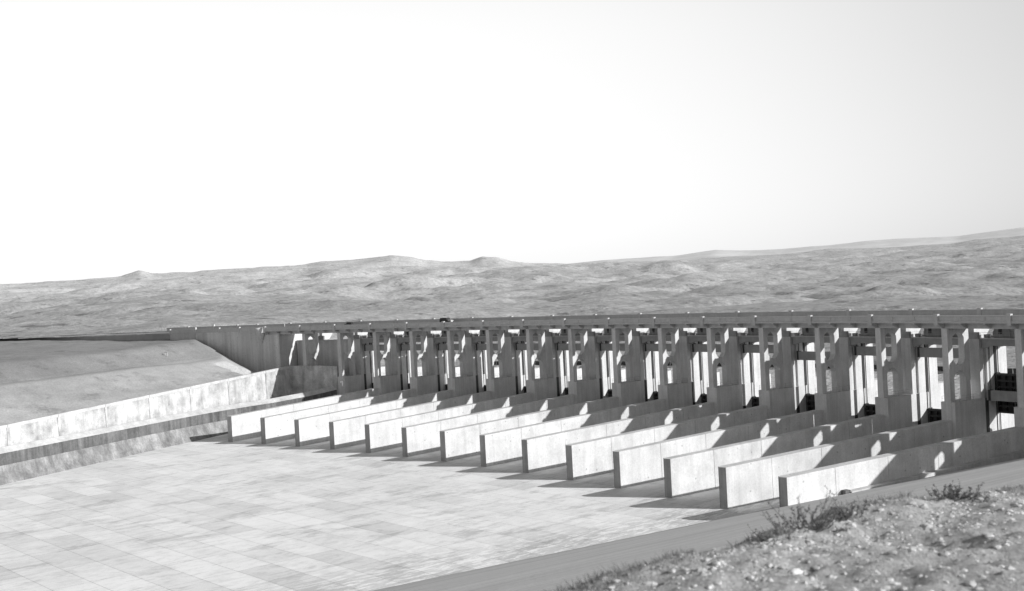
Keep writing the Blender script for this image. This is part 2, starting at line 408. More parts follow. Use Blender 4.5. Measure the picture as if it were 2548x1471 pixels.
def build_girder(label,loc,rot,group):
    t=thing('hoist_platform',label,'platform',loc,rot,group)
    for u0 in (10.0,15.4):
        b=bm_new(); n0=[(XL,21.55),(XL+.9,21.75),(XL+1.9,22.15),(XR-1.9,22.15),(XR-.9,21.75),(XR,21.55),(XR,23.42),(XL,23.42)]
        prism(b,n0,'y',u0,u0+.55); obj('haunched_girder',b,M['cw'],t)
    b=bm_new(); box(b,XL,XR,9.7,16.3,23.423,23.60); obj('deck_slab',b,M['conc'],t)
    b=bm_new(); walk_rail(b,[(XL,9.8,23.6),(XR,9.8,23.6)],step=2.0,r=.025); obj('railing',b,M['rail'],t)
    return t
def build_hoist(label,loc,rot,group):
    t=thing('gate_hoist',label,'hoist machine',loc,rot,group)
    b=bm_new(); box(b,-3.7,5.9,10.9,15.0,23.61,26.1); bmesh.ops.bevel(b,geom=b.edges[:],offset=.05,segments=1)
    for q in range(6): box(b,-3.5+q*1.6,-3.4+q*1.6,10.84,10.95,23.7,26.0)
    obj('housing',b,M['cw'],t)
    for x in (-2.3,1.1,4.5):
        b=bm_new(); box(b,x-.4,x+.4,10.86,10.93,24.3,25.3); obj('louvre',b,M['steel'],t)
    x=XL+.95
    b=bm_new(); box(b,x-.7,x+.7,12.4,14.4,23.6,23.9); obj('bed_plate',b,M['mach'],t)
    b=bm_new(); tube(b,(x-.5,13.4,24.3),(x+.5,13.4,24.3),.42,n=16); tube(b,(x-.58,13.4,24.3),(x-.5,13.4,24.3),.55,n=16); obj('rope_drum',b,M['mach'],t)
    b=bm_new(); box(b,x-.65,x+.3,10.3,11.0,23.6,24.25); bmesh.ops.bevel(b,geom=b.edges[:],offset=.08,segments=2); obj('gear_case',b,M['mach'],t)
    b=bm_new(); tube(b,(XL+1.5,13.4,24.3),(-3.68,13.4,24.3),.06,n=8); obj('drive_shaft',b,M['rail'],t)
    return t
g0=c0=p0=h0=None
SILL=1.35
for k in range(2,20):
    kk=k+.5; loc=base(kk)*1.0; rot=-ang(kk)
    i=k-2
    raise_={15:7.75,12:1.35,}.get(k,0.0)
    where='in the '+ORD[i]+' gate bay from the left' if k<16 else 'in the '+ORD[k-16]+' bay beyond the right edge'
    lab='dark ribbed steel lift gate lowered '+where
    if k==15: lab='dark ribbed lift gate hoisted high above the lowered beam in the rightmost bay'
    if k==12: lab='dark ribbed steel lift gate raised slightly, third bay from the right'
    L=Vector((loc.x,loc.y,SILL+raise_))
    if g0 is None: g0=build_gate(lab,L,rot,'ribbed steel lift gates between the piers')
    else: dup(g0,L,rot,lab)
    zc=19.55-raise_
    lab='concrete counterweight beam hanging high '+where
    if k==15: lab='concrete counterweight beam lowered in front of the raised gate in the rightmost bay'
    if k==12: lab='concrete counterweight beam hanging a little lower than its neighbours, third bay from the right'
    L=Vector((loc.x,loc.y,zc))
    if c0 is None: c0=build_cw(lab,L,rot,'counterweight beams hanging between the piers'); c=c0
    else: c=dup(c0,L,rot,lab)
    rp=obj('hoist_rope',build_ropes(23.4-zc-1.9),M['steel'],c); rp.location=(0,0,1.95)
    lab='haunched hoist platform with thin railing '+where
    if p0 is None: p0=build_girder(lab,loc,rot,'hoist platforms under the bridge')
    else: dup(p0,loc,rot,lab)
    lab='hoist machinery with drums on the platform '+where
    if h0 is None: h0=build_hoist(lab,loc,rot,'gate hoists on the platforms')
    else: dup(h0,loc,rot,lab)
# concrete crest sill under the gates
b=bm_new(); secs=[]
for q in range(0,65):
    k=2+q*.25
    if k>17.5: break
    secs.append([W(k,6,0,.2),W(k,10,0,1.0),W(k,13.2,0,SILL-.01),W(k,15.5,0,SILL-.01),W(k,24,0,-.2),W(k,24,0,-2),W(k,6,0,-2)])
sweep(b,secs); tag(obj('crest_sill',b,M['conc']),kind='structure')
# ------------------------------------------------------------------ bridge
br=thing('road_bridge','long gently curved concrete road bridge with solid parapets across the tops of the piers','bridge')
def arc_sweep(sec,k0=0,k1=21,step=.25):
    b=bm_new(); n=int(round((k1-k0)/step)); secs=[[W(k0+(k1-k0)*i/n,u,0,z) for u,z in sec] for i in range(n+1)]
    sweep(b,secs); return b
obj('deck_slab',arc_sweep([(-.12,26.98),(9.95,27.56),(9.95,27.82),(-.12,27.22)]),M['bridge'],br)
for u0,za,zb in ((1.75,25.903,27.05),(6.9,26.2,27.36)):
    obj('deck_girder',arc_sweep([(u0,za),(u0+.6,za),(u0+.6,zb),(u0,zb)]),M['bridge'],br)
for uf,sg,dz in ((0.0,1,0),(9.83,-1,.60)):
    s=lambda a:uf+sg*a
    obj('parapet_wall',arc_sweep([(s(.06),27.223+dz),(s(.22),27.223+dz),(s(.22),28.2+dz),(s(.06),28.2+dz)]),M['bridge'],br)
    obj('parapet_rail',arc_sweep([(s(-.06),28.203+dz),(s(.30),28.203+dz),(s(.30),28.42+dz),(s(-.06),28.42+dz)]),M['bridge'],br)
    obj('curb_ledge',arc_sweep([(s(-.16),27.223+dz),(s(.057),27.223+dz),(s(.057),27.42+dz),(s(-.16),27.36+dz)]),M['cope'],br)
b=arc_sweep([(.5,27.29),(9.3,27.79),(9.3,27.81),(.5,27.31)]); obj('roadway',b,M['road'],br)
me_post=me_pil=me_brk=None
for k in range(0,22):
    for uf,sg,dz,dk in ((0.0,1,0,0),(9.83,-1,.60,.14)):
        if me_post is None:
            b=bm_new(); box(b,-.42,.42,-.26,.36,26.6,28.62); bmesh.ops.bevel(b,geom=b.edges[:],offset=.03,segments=1); box(b,-.44,.44,-.28,.38,28.60,28.68)
            o=obj('parapet_post',b,M['bridge'],br); me_post=o.data
        else: o=obj('parapet_post',me_post,None,br)
        o.location=W(k+dk,uf,0,dz); o.rotation_euler=(0,0,-ang(k+dk)+(0 if sg>0 else PI))
    if k<21:
        for fr in (1/3,2/3):
            for uf,sg,dz,dk in ((0.0,1,0,0),(9.83,-1,.60,.14)):
                if me_pil is None:
                    b=bm_new(); box(b,-.16,.16,-.03,.26,27.43,28.2); o=obj('pilaster',b,M['bridge'],br); me_pil=o.data
                else: o=obj('pilaster',me_pil,None,br)
                o.location=W(k+fr+dk,uf,0,dz); o.rotation_euler=(0,0,-ang(k+fr+dk)+(0 if sg>0 else PI))
    for fr in (0,1/3,2/3):
        if k+fr>21: break
        if me_brk is None:
            b=bm_new(); prism(b,[(-.12,26.75),(1.747,25.92),(1.747,26.977),(-.12,26.977)],'x',-.17,.17); o=obj('cantilever_bracket',b,M['bridge'],br); me_brk=o.data
        else: o=obj('cantilever_bracket',me_brk,None,br)
        o.location=W(k+fr,0); o.rotation_euler=(0,0,-ang(k+fr)); o.scale=(2.2 if fr==0 else 1,1,1)
# ------------------------------------------------------------------ left abutment and road
def L0(lat,u,z):
    O=base(0); a=ang(0); return O+Vector((math.cos(a),-math.sin(a),0))*lat+Vector((math.sin(a),math.cos(a),0))*u+Vector((0,0,z))
A0=-ang(0)
ab=thing('abutment_wall','big grey concrete abutment retaining wall at the left end of the bridge','retaining wall',base(0),A0)
b=bm_new()
js2=[-34,-22.8,-13,-1.2,4.7]
for x0,x1 in zip(js2[:-1],js2[1:]): 
    box(b,x0+.02,x1-.02,1.66,2.9,6,27.2 if x1<0 else 25.9)
    box(b,x0-.1,x0+.1,1.72,2.8,6.1,25.8)
obj('face_wall',b,M['abut'],ab)
b=bm_new(); box(b,3.5,4.7,2.903,20.0,0,25.9); obj('return_wall',b,M['wall'],ab)
b=bm_new(); box(b,-47,-.5,1.5,1.75,27.25,28.2); box(b,-47,-.5,1.42,1.83,28.203,28.42); box(b,-47,-34.02,1.66,2.4,22,27.2); obj('parapet',b,M['bridge'],ab)
b=bm_new(); box(b,-58,-.5,9.9,10.1,27.0,28.75); box(b,-58,-.5,9.8,10.2,28.753,29.0); obj('parapet',b,M['bridge'],ab)
for x in (-46.8,-34,-22.5,-13):
    for u in (1.6,10):
        b=bm_new(); zq=(28.75 if x!=-34 else 29.1)+(.5 if u>5 else 0); box(b,x-.3,x+.3,u-.3,u+.3,27,zq); obj('parapet_post',b,M['cope'] if x in(-34,) else M['bridge'],ab)
# rounded corbel under the end post
b=bm_new(); secs=[]
for i in range(9):
    z=28.3-5.2*i/8; rr_=2.9*max(0,1-(i/8)**1.25)+.03
    secs.append([(-2.9+rr_*math.cos(PI+q*PI/8)*.75, 1.64+rr_*math.sin(PI+q*PI/8), z) for q in range(0,9)])
sweep(b,secs); obj('corbel',b,M['cope'],ab,smooth=True)
b=bm_new(); box(b,-60,-.45,1.85,9.85,26.6,27.3); obj('road_slab',b,M['road'],ab)
# tower wall behind the two approach bays
aw=thing('end_wall','plain concrete non-overflow wall with pale top slab behind the two leftmost columns','wall')
b=bm_new(); secs=[[W(.25+q*.25,9.45,0,-1),W(.25+q*.25,15,0,-1),W(.25+q*.25,15,0,23.1),W(.25+q*.25,9.45,0,23.1)] for q in range(0,8)]
secs=[[W(.33+q*.222,9.45,0,-1),W(.33+q*.222,15,0,-1),W(.33+q*.222,15,0,23.1),W(.33+q*.222,9.45,0,23.1)] for q in range(0,8)]
sweep(b,secs); obj('wall_body',b,M['abut'],aw)
b=bm_new(); sweep(b,[[W(.33+q*.222,9.2,0,23.103),W(.33+q*.222,15.2,0,23.103),W(.33+q*.222,15.2,0,23.4),W(.33+q*.222,9.2,0,23.4)] for q in range(0,8)]); obj('top_slab',b,M['cope'],aw)
# ------------------------------------------------------------------ left side walls
def up_top(t): return 12.2+(58-t)*.0305
def P(t,o,z): q=LA+LT*t+LO*o; return Vector((q.x,q.y,z))
# upper weathered wall in panels
uw=thing('upper_side_wall','weathered white concrete upper side wall in long panels rising toward the piers','wall')
ts=[-59,-44,-25,-7.5,9.5,26,42,57.5,74,91,108,125]
for t0,t1 in zip(ts[:-1],ts[1:]):
    b=bm_new(); a,c=t0+.04,t1-.04
    hexa(b,[P(a,5.0,4),P(c,5.0,4),P(c,6.6,4),P(a,6.6,4),P(a,5.35,up_top(a)),P(c,5.35,up_top(c)),P(c,6.2,up_top(c)),P(a,6.2,up_top(a))])
    # thin projecting coping line
    obj('wall_panel',b,M['upper'],uw)
    b=bm_new(); hexa(b,[P(a,5.22,up_top(a)-.7),P(c,5.22,up_top(c)-.7),P(c,5.5,up_top(c)-.7),P(a,5.5,up_top(a)-.7),P(a,5.24,up_top(a)+.05),P(c,5.24,up_top(c)+.05),P(c,6.3,up_top(c)+.05),P(a,6.3,up_top(a)+.05)])
    obj('coping',b,M['cope'],uw)
    b=bm_new(); hexa(b,[P(a-.04-.35,4.86,4),P(a-.04+.35,4.86,4),P(a+.31,5.3,4),P(a-.39,5.3,4),P(a-.39,5.14,up_top(a)-.7),P(a+.31,5.14,up_top(a)-.7),P(a+.31,5.6,up_top(a)-.7),P(a-.39,5.6,up_top(a)-.7)])
    obj('joint_rib',b,M['upper'],uw)
# link from the wall end to pier 2 face
e0=P(-57,5.3,0); e1=W(1,1.66,-1.1); e2=W(1,1.3,1.2); e3=W(2,1.35,-1.1); 
b=bm_new()
def slabwall(b,p,q,z0,za,zb,th=.9):
    d=(q-p); d.z=0; d.normalize(); n=Vector((d.y,-d.x,0))
    if n.y>0: n=-n
    hexa(b,[(p.x,p.y,z0),(q.x,q.y,z0),(q.x-n.x*th,q.y-n.y*th,z0),(p.x-n.x*th,p.y-n.y*th,z0),(p.x,p.y,za),(q.x,q.y,zb),(q.x-n.x*th,q.y-n.y*th,zb),(p.x-n.x*th,p.y-n.y*th,za)])
slabwall(b,e0,W(1,1.2,-.6),0,15.7,15.75); obj('wall_panel',b,M['upper'],uw)
b=bm_new(); slabwall(b,W(1,1.2,-.55),W(1.5,1.3,0),0,15.72,15.65); slabwall(b,W(1.5,1.25,.05),W(2,1.5,-1.1),0,15.6,15.5); obj('wall_panel',b,M['upper'],uw)
# lower stained wall: batter, face and coping swept along its foot
lw=thing('lower_side_wall','dark stained lower side wall of the chute with battered foot and bright coping band','wall')
pl=[]
CT=[(-51,-17.3,8.6),(-42,-12.3,7.55),(-31,-7.7,6.95),(-22,-4.3,6.8),(-12,-1.8,6.7),(0,-.5,6.62),(12,-.1,6.6),(150,0,6.55)]
def cen(t): return LA+LT*t+LO*float(np.interp(t,[c_[0] for c_ in CT],[c_[1] for c_ in CT]))
for t in list(range(150,0,-5))+[q*-1.5 for q in range(0,35)]:
    q=(cen(t-3)+cen(t)*2+cen(t+3))/4 if t>-49 else cen(t); dd=(cen(t-2)-cen(t+2)).normalized(); nn=Vector((-dd.y,dd.x,0))
    if nn.x>0: nn=-nn
    pl.append((q,nn,float(np.interp(t,[c_[0] for c_ in CT],[c_[2] for c_ in CT]))))
def lowsec(pts): 
    b=bm_new(); secs=[]
    for q,n,zt in pl: secs.append([q+n*o+Vector((0,0,z(zt))) for o,z in pts])
    sweep(b,secs); return b
obj('battered_foot',lowsec([(-.05,lambda z:-.5),(0,lambda z:0),(.7,lambda z:1.1),(1.35,lambda z:2.4),(1.8,lambda z:3.8),(3.4,lambda z:3.8),(3.4,lambda z:-.5)]),M['batter'],lw)
obj('stained_face',lowsec([(2.0,lambda z:3.803),(2.05,lambda z:z-.02),(3.4,lambda z:z-.02),(3.4,lambda z:3.803)]),M['lower'],lw)
obj('coping_band',lowsec([(1.95,lambda z:z-.04),(3.7,lambda z:z+1.0),(4.1,lambda z:z+1.0),(4.1,lambda z:z-.2),(1.95,lambda z:z-.10)]),M['cope'],lw)
b=bm_new(); q=W(2,1.2,1.2); tube(b,(q.x,q.y,8.6),(q.x,q.y,11.2),.09,n=6); q2=q+Vector((.5,-1.2,0)); tube(b,(q.x,q.y,11.2),(q2.x,q2.y,10.2),.06,n=6); obj('end_post',b,M['rail'],lw)
# ------------------------------------------------------------------ terrain
SKY=[(-90,1.1),(-72.87,1.21),(-71.2,1.2),(-69.4,1.27),(-67.6,1.35),(-66.74,1.6),(-66.16,1.38),(-64.31,1.37),(-63.9,1.43),(-62,1.44),(-60.1,1.44),(-58.9,1.45),(-58.15,1.57),(-56.17,1.65),(-54.68,1.76),(-53.78,1.65),(-53,1.41),(-52.2,1.31),(-50.8,1.28),(-50.2,1.43),(-49.4,1.39),(-48.7,1.15),(-47.6,.99),(-45.8,.85),(-43.9,.83),(-42.2,.8),(-40.2,.75),(-38.2,.75),(-36.3,.74),(-34.4,.78),(-32.5,.85),(-30.7,.78),(-28.85,.79),(-27.6,.8),(-26.4,.93),(-24.5,.95),(0,.9),(180,.9)]
FAR=[(-60,.6),(-50,.8),(-45.8,.86),(-44.2,.95),(-42.2,.96),(-40.6,.97),(-38.6,1.14),(-37.2,1.03),(-35.3,1.01),(-33.2,1.03),(-31.6,1.12),(-29.7,1.16),(-27.4,1.15),(-25.9,1.27),(-24.5,1.39),(-20,1.5),(10,1.3)]
def interp(T_,x): 
    return float(np.interp(x,[p[0] for p in T_],[p[1] for p in T_]))
def fbm(x,y,s,o=4,seed=0):
    return noise.fractal(Vector((x/s+seed*13.7,y/s+seed*7.1,seed*3.3)),1.0,2.1,o)
def ridge(x,y,s,seed): return 1-abs(noise.noise(Vector((x/s,y/s,seed*5.5))))*2
def sm(a,b_,x): t=min(1,max(0,(x-a)/(b_-a))); return t*t*(3-2*t)
LOWA=[(-180,-1.2),(-73,-1.55),(-64,-1.5),(-54,-1.8),(-44,-2.0),(-34,-2.3),(-25,-2.6),(0,-2.6),(60,-2.4),(180,-2.4)]
SMO=[]
for q in range(-180,181,2):
    SMO.append((q,sum(interp(SKY,q+d) for d in range(-9,10,1))/19))
def hillz(r,az):
    x=CAM.x+r*math.sin(math.radians(az)); y=CAM.y+r*math.cos(math.radians(az))
    t=min(1.0,math.log(r/360)/math.log(2900/360)) if r>360 else 0.0
    lo=interp(LOWA,az); wr=sm(2300,2850,r); hi=interp(SKY,az)*wr+(interp(SMO,az)-.12)*(1-wr)
    a=lo+(hi-lo)*(.25*t+.75*t**1.35)
    z=CAM.z+r*math.tan(math.radians(a))
    if r>2900: z=CAM.z+2900*math.tan(math.radians(hi))-(r-2900)*.012
    amp=min(1,max(0,(r-300)/500))
    fade=1-.55*sm(2000,2900,r)
    fade=1-.75*sm(2300,2850,r)
    wx=x+60*noise.noise(Vector((x/240,y/240,21))); wy=y+60*noise.noise(Vector((x/240,y/240,31)))
    bil=abs(noise.noise(Vector((wx/230,wy/170,4.5))))          # rounded knolls with creases between
    bil2=abs(noise.noise(Vector((wx/90,wy/70,7.5))))
    gul=1-abs(noise.noise(Vector((wx/150,wy/150,11.5))))*3
    n=fbm(x,y,520,3,1)*14*fade+bil*17*fade+bil2*7*fade-max(0,gul)*6*fade+abs(noise.noise(Vector((wx/42,wy/34,17))))*4.2*(.3+.7*fade)+max(0,fbm(x,y,300,3,27)-.25)*26*fade+fbm(x,y,34,3,4)*1.8*(.4+.6*fade)-4.5*fade
    n*=amp*.85
    # bed of the approach: keep it low right behind the gates
    U=math.hypot(x,y+RC)-RC
    k=math.atan2(x,y+RC)/(S*KAP)+9.5
    z=z+n
    return x,y,z,U,k
def upz(U,k):           # approach channel upstream of the gates
    if U<50: return -.1
    if U<95: return -.1+(U-50)*.165
    return 7.4+(U-95)*.05
def terrain_z(r,az):
    x,y,z,U,k=hillz(r,az)
    if U<420 and -6<k<26:
        w=1-sm(150,420,U); ws=sm(-6,-1,k)*(1-sm(19,26,k))
        z=z*(1-w*ws)+(min(z,upz(max(U,95),k)+.0))*w*ws
    return x,y,z
azs=[]
a=-98.0
while a<-18: azs.append(a); a+=.16 if -76<a<-21 else .8
while a<262: azs.append(a); a+=3
azs.append(262)
rs=[]; r=150.0
while r<5200:
    rs.append(r); r*=1.0085 if r<3000 else 1.06
b=None
nv=len(azs)*len(rs)
def polar_mesh(name,azs,rs,fn,m,keep=None,smooth=True):
    verts=[];faces=[]; ok=[]
    for rr1 in rs:
        for az in azs:
            x,y,z=fn(rr1,az); verts.append((x,y,z)); ok.append(True if keep is None else keep(x,y,rr1,az))
    n=len(azs)
    for i in range(len(rs)-1):
        for j in range(n-1):
            q=(i*n+j,i*n+j+1,(i+1)*n+j+1,(i+1)*n+j)
            if any(ok[t_] for t_ in q): faces.append(q)
    me=bpy.data.meshes.new(name); me.from_pydata(verts,[],faces); me.update()
    o=obj(name,me,m,smooth=smooth); return o
def keep(x,y,r,az):
    U=math.hypot(x,y+RC)-RC; k=math.atan2(x,y+RC)/(S*KAP)+9.5
    if y<-190 or (az>30 and az<200) : return r>260
    if k<-.5: return U>11 and x<-150
    if k>18.5: return r>200
    return U>95
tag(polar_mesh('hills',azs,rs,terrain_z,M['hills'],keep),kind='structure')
def far_z(r,az):
    x=CAM.x+r*math.sin(math.radians(az)); y=CAM.y+r*math.cos(math.radians(az))
    hi=interp(FAR,az); t=min(1,(r-5000)/3000)
    z=CAM.z+8000*math.tan(math.radians(hi))*t-150*(1-t)
    z+=fbm(x,y,900,4,9)*14*t
    if r>8000: z-=(r-8000)*.05
    return x,y,z
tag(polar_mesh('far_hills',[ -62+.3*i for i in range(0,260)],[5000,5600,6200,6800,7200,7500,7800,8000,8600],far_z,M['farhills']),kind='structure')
# base sheet reaching the horizon
b=bm_new(); rg=[b.verts.new((CAM.x+30000*math.cos(q*PI/16),CAM.y+30000*math.sin(q*PI/16),-12)) for q in range(32)]; b.faces.new(rg)
tag(obj('plain',b,M['hills']),kind='structure')
# approach channel bed and riprap bank
b=bm_new()
secs=[]
ks=[-3+.25*i for i in range(0,100)]
us=[23.5,35,50,51]
grid=[[b.verts.new(W(k,u,0,upz(u,k))) for u in us] for k in ks]
for A,B in zip(grid[:-1],grid[1:]):
    for i in range(len(us)-1): b.faces.new((A[i],A[i+1],B[i+1],B[i]))
tag(obj('approach_channel',b,M['upground']),kind='structure')
b=bm_new(); us=[50+i*.75 for i in range(0,62)]
ks=[1+.05*i for i in range(0,340)]
grid=[[b.verts.new(W(k,u,0,upz(u,k)+.05+.45*abs(noise.noise(Vector((k*11,u*.8,3))))+.15*R_.random())) for u in us] for k in ks]
for A,B in zip(grid[:-1],grid[1:]):
    for i in range(len(us)-1): b.faces.new((A[i],A[i+1],B[i+1],B[i]))
tag(obj('riprap_slope',b,M['riprap']),kind='structure')
# low dark timber boom wall along the top of the riprap
tb=thing('timber_wall','low dark timber wall along the top of the stone slope seen between the piers','wall')
b=bm_new()
for i in range(70):
    k=1+i*.25; hexa(b,[W(k+.01,95.5,0,6.8),W(k+.24,95.5,0,6.8),W(k+.24,95.9,0,6.8),W(k+.01,95.9,0,6.8),W(k+.01,95.5,0,9.0),W(k+.24,95.5,0,9.0),W(k+.24,95.9,0,9.0),W(k+.01,95.9,0,9.0)])
obj('planking',b,M['wood'],tb)
# left grass bank: slope, berm, slope, plateau up to the road wall
def lb_z(t,o):
    z0=up_top(max(t,-57))-.15
    z=z0+.275*max(0,o-6.2)
    zb=19.4+.4*noise.noise(Vector((t*.03,0,1)))
    if z>zb:
        o1=(zb-z0)/.275+6.2; z=zb+.02*min(o-o1,5)+ .36*max(0,o-o1-5)
    zc=24.9+.004*max(0,o-40)+.6*fbm(t,o,30,2,6); z=z if z<zc-1.2 else zc-1.2+1.2*(1-math.exp(-(z-zc+1.2)/1.2))
    # rounded shoulder
    return z
verts=[];faces=[]
tt=[-110+1.6*i for i in range(0,180)]; oo=[6.2+.0+1.3*i for i in range(0,42)]+[62+4*i for i in range(1,60)]
for t in tt:
    for o in oo:
        q=LA+LT*t+LO*o
        z=lb_z(t,o)
        sl=(q-L0(0,0,0)); U0=sl.dot(Vector((math.sin(ang(0)),math.cos(ang(0)),0)))
        lat=sl.dot(Vector((math.cos(ang(0)),-math.sin(ang(0)),0)))
        if U0>1.0 and lat<-36 and o<80:   # ground past the end of the wall follows the road
            z=min(z+ (26.9-z)*sm(1,6,U0),26.9)
        # pointed end: the bank falls toward the bridge
        z=min(z,25.2-.43*(lat+34)+.42*max(0,1.66-U0)) if lat>-34 else z
        # natural swell on the far left
        z+= 2.3*sm(70,150,o)*sm(-100,-70,t)*(1+.5*fbm(q.x,q.y,60,3,8))-.5*sm(40,60,o)*(1-sm(62,110,o))
        z+=(.16*fbm(q.x,q.y,6,3,2)+.45*fbm(q.x,q.y,22,2,12))*sm(6.5,12,o)
        if lat>0 and U0>-22: z=min(z,11)
        if U0>1.9 and lat>-34: z-=6
        verts.append((q.x,q.y,z))
n=len(oo)
mi=[]
for i in range(len(tt)-1):
    for j in range(n-1):
        faces.append((i*n+j,(i+1)*n+j,(i+1)*n+j+1,i*n+j+1)); pass
me=bpy.data.meshes.new('left_bank'); me.from_pydata(verts,[],faces); me.update()
lbk=obj('left_bank',me,M['lbank'],smooth=True); tag(lbk,kind='structure')
# road to the far left of the abutment
b=bm_new(); secs=[]
for i in range(0,24):
    lat=-46-i*9; z=27.05-.0*i-.012*i*i*.35; off=.35*i*i*.1
    secs.append([L0(lat,2-off,z),L0(lat,11-off,z+.4),L0(lat,11-off,z-2),L0(lat,2-off,z-2)])
sweep(b,secs); tag(obj('road',b,M['road']),kind='structure')
for v_,w_ in ((0.0,.5),(8.6,.5)):
    b=bm_new(); secs=[]
    for i in range(0,24):
        lat=-46-i*9; z=27.05-.012*i*i*.35+.045*v_; off=.035*i*i
        secs.append([L0(lat,2-off+v_,z+.02),L0(lat,2-off+v_+w_,z+.02),L0(lat,2-off+v_+w_,z+.40),L0(lat,2-off+v_,z+.40)])
    sweep(b,secs); tag(obj('road_kerb',b,M['cope']),kind='structure')
# right bank (smooth earth embankment) down to the chute floor
def toe_x(y): return 78.7+(y+51)*.157
EDGE=[(-260,186),(-215,187.6),(-205,186.25),(-201,186.35),(-200.2,186.45),(-198.7,186.42),(-197.3,186.55),(-196,186.95),(-194,187.9),(-190,190),(-170,195),(-100,206),(0,222),(120,240)]
def edge_x(y): return interp(EDGE,y)
def rb_z(x,y):
    s=x-toe_x(y)
    e=edge_x(y)-toe_x(y)
    zt=36.55
    if s>=e: return zt
    z1=.268*s-.13
    z2=zt-.52*(e-s) 
    return max(z1,z2) if z2<zt else zt
verts=[];faces=[]
ys=[-330+2.5*i for i in range(0,180)]; fr=[-.1+i/60 for i in range(0,68)]
for y in ys:
    tx=toe_x(y); ex=edge_x(y)
    for q in fr:
        x=tx+(ex-tx)*q
        z=rb_z(x,y)-.25*(q>.9)
        z+=.05*fbm(x,y,9,3,4)*sm(0,.1,q)
        k=math.atan2(x,y+RC)/(S*KAP)+9.5; U=math.hypot(x,y+RC)-RC
        if U>.5 and U<24 and k<17: z=min(z,-1.5 if k<16.1 else z)
        verts.append((x,y,z))
n=len(fr)
for i in range(len(ys)-1):
    for j in range(n-1): faces.append((i*n+j,i*n+j+1,(i+1)*n+j+1,(i+1)*n+j))
me=bpy.data.meshes.new('right_bank'); me.from_pydata(verts,[],faces); me.update()
tag(obj('right_bank',me,M['rbank'],smooth=True),kind='structure')
# plateau behind the gravel edge
b=bm_new(); pv=[(edge_x(y)+.8,y) for y in range(-330,130,10)]
vs1=[b.verts.new((x,y,36.3)) for x,y in pv]; vs2=[b.verts.new((x+260,y,37)) for x,y in pv]
for i in range(len(pv)-1): b.faces.new((vs1[i],vs2[i],vs2[i+1],vs1[i+1]))
tag(obj('plateau',b,M['gravel']),kind='structure')
# fine gravel ground in front of the camera
def gr_z(x,y):
    e=edge_x(y)+.25*noise.noise(Vector((y*.6,1,2)))
    d=x-e
    z=36.69+.09*fbm(x,y,1.6,2,11)+.045*fbm(x,y,.30,4,12)-.02*abs(noise.noise(Vector((x*9,y*9,1))))+.012*max(0,d-3)
    if d<0: z-=.5*(-d)*min(1,.3-d)
    return z
verts=[];faces=[]
gx=[184.5+.03*i for i in range(0,330)]; gy=[-205+.035*i for i in range(0,420)]
for y in gy:
    for x in gx: verts.append((x,y,gr_z(x,y)))
n=len(gx)
for i in range(len(gy)-1):
    for j in range(n-1): faces.append((i*n+j,i*n+j+1,(i+1)*n+j+1,(i+1)*n+j))
me=bpy.data.meshes.new('gravel_bank'); me.from_pydata(verts,[],faces); me.update()
tag(obj('gravel_bank',me,M['gravel'],smooth=True),kind='structure')
# ------------------------------------------------------------------ stones
def rock_data(seed,sub=1):
    b=bm_new(); bmesh.ops.create_icosphere(b,subdivisions=sub,radius=1)
    rn=random.Random(seed)
    sx,sy,sz=rn.uniform(.8,1.3),rn.uniform(.6,1),rn.uniform(.35,.65)
    for v in b.verts:
        n=1+.35*noise.noise(v.co*1.4+Vector((seed,0,0)))+rn.uniform(-.08,.08)
        v.co=Vector((v.co.x*sx*n,v.co.y*sy*n,v.co.z*sz*n))
    vs=[v.co.copy() for v in b.verts]; fs=[[v.index for v in f_.verts] for f_ in b.faces]; b.free(); return vs,fs
RK=[rock_data(i,2 if i<3 else 1) for i in range(8)]
verts=[];faces=[]
rn=random.Random(3)
def scatter(n,smin,smax,gen):
    for _ in range(n):
        x,y=gen(); s=smin*(smax/smin)**(rn.random()**2.2)
        vs,fs=RK[rn.randrange(8)]; a=rn.uniform(0,2*PI); ca,sa=math.cos(a),math.sin(a); o=len(verts); z=gr_z(x,y)-s*.12
        for v in vs: verts.append((x+(v.x*ca-v.y*sa)*s,y+(v.x*sa+v.y*ca)*s,z+v.z*s))
        for f_ in fs: faces.append([o+i for i in f_])
def gen_all():
    while True:
        y=rn.uniform(-204,-189); x=edge_x(y)+rn.uniform(-.3,4.5+ (y+204)*.1)
        if x<194: return x,y
def gen_edge():
    y=rn.uniform(-204,-190); return edge_x(y)+rn.gauss(.25,.35),y
def gen_cluster(): return 188.2+rn.gauss(0,.35),-200.8+rn.gauss(0,.25)
scatter(20000,.006,.034,gen_all); scatter(3000,.007,.030,gen_edge); scatter(500,.014,.040,gen_cluster)
me=bpy.data.meshes.new('gravel'); me.from_pydata(verts,[],faces); me.update()
tag(obj('gravel',me,M['stone']),'loose pale gravel and pebbles covering the foreground bank','gravel',kind='stuff')
for i in range(26):
    vs,fs=rock_data(50+i,3); s=rn.uniform(.026,.044)
    me=bpy.data.meshes.new('stone'); me.from_pydata([v*s for v in vs],[],fs); me.update()
    x,y=(gen_edge() if i%2 else gen_all()); o=obj('stone',me,M['stone'],smooth=True); o.location=(x,y,gr_z(x,y)-s*.05); o.rotation_euler=(0,0,rn.uniform(0,6))
    tag(o,'fist-sized pale stone lying among the gravel of the foreground bank','stone','larger stones in the foreground gravel')
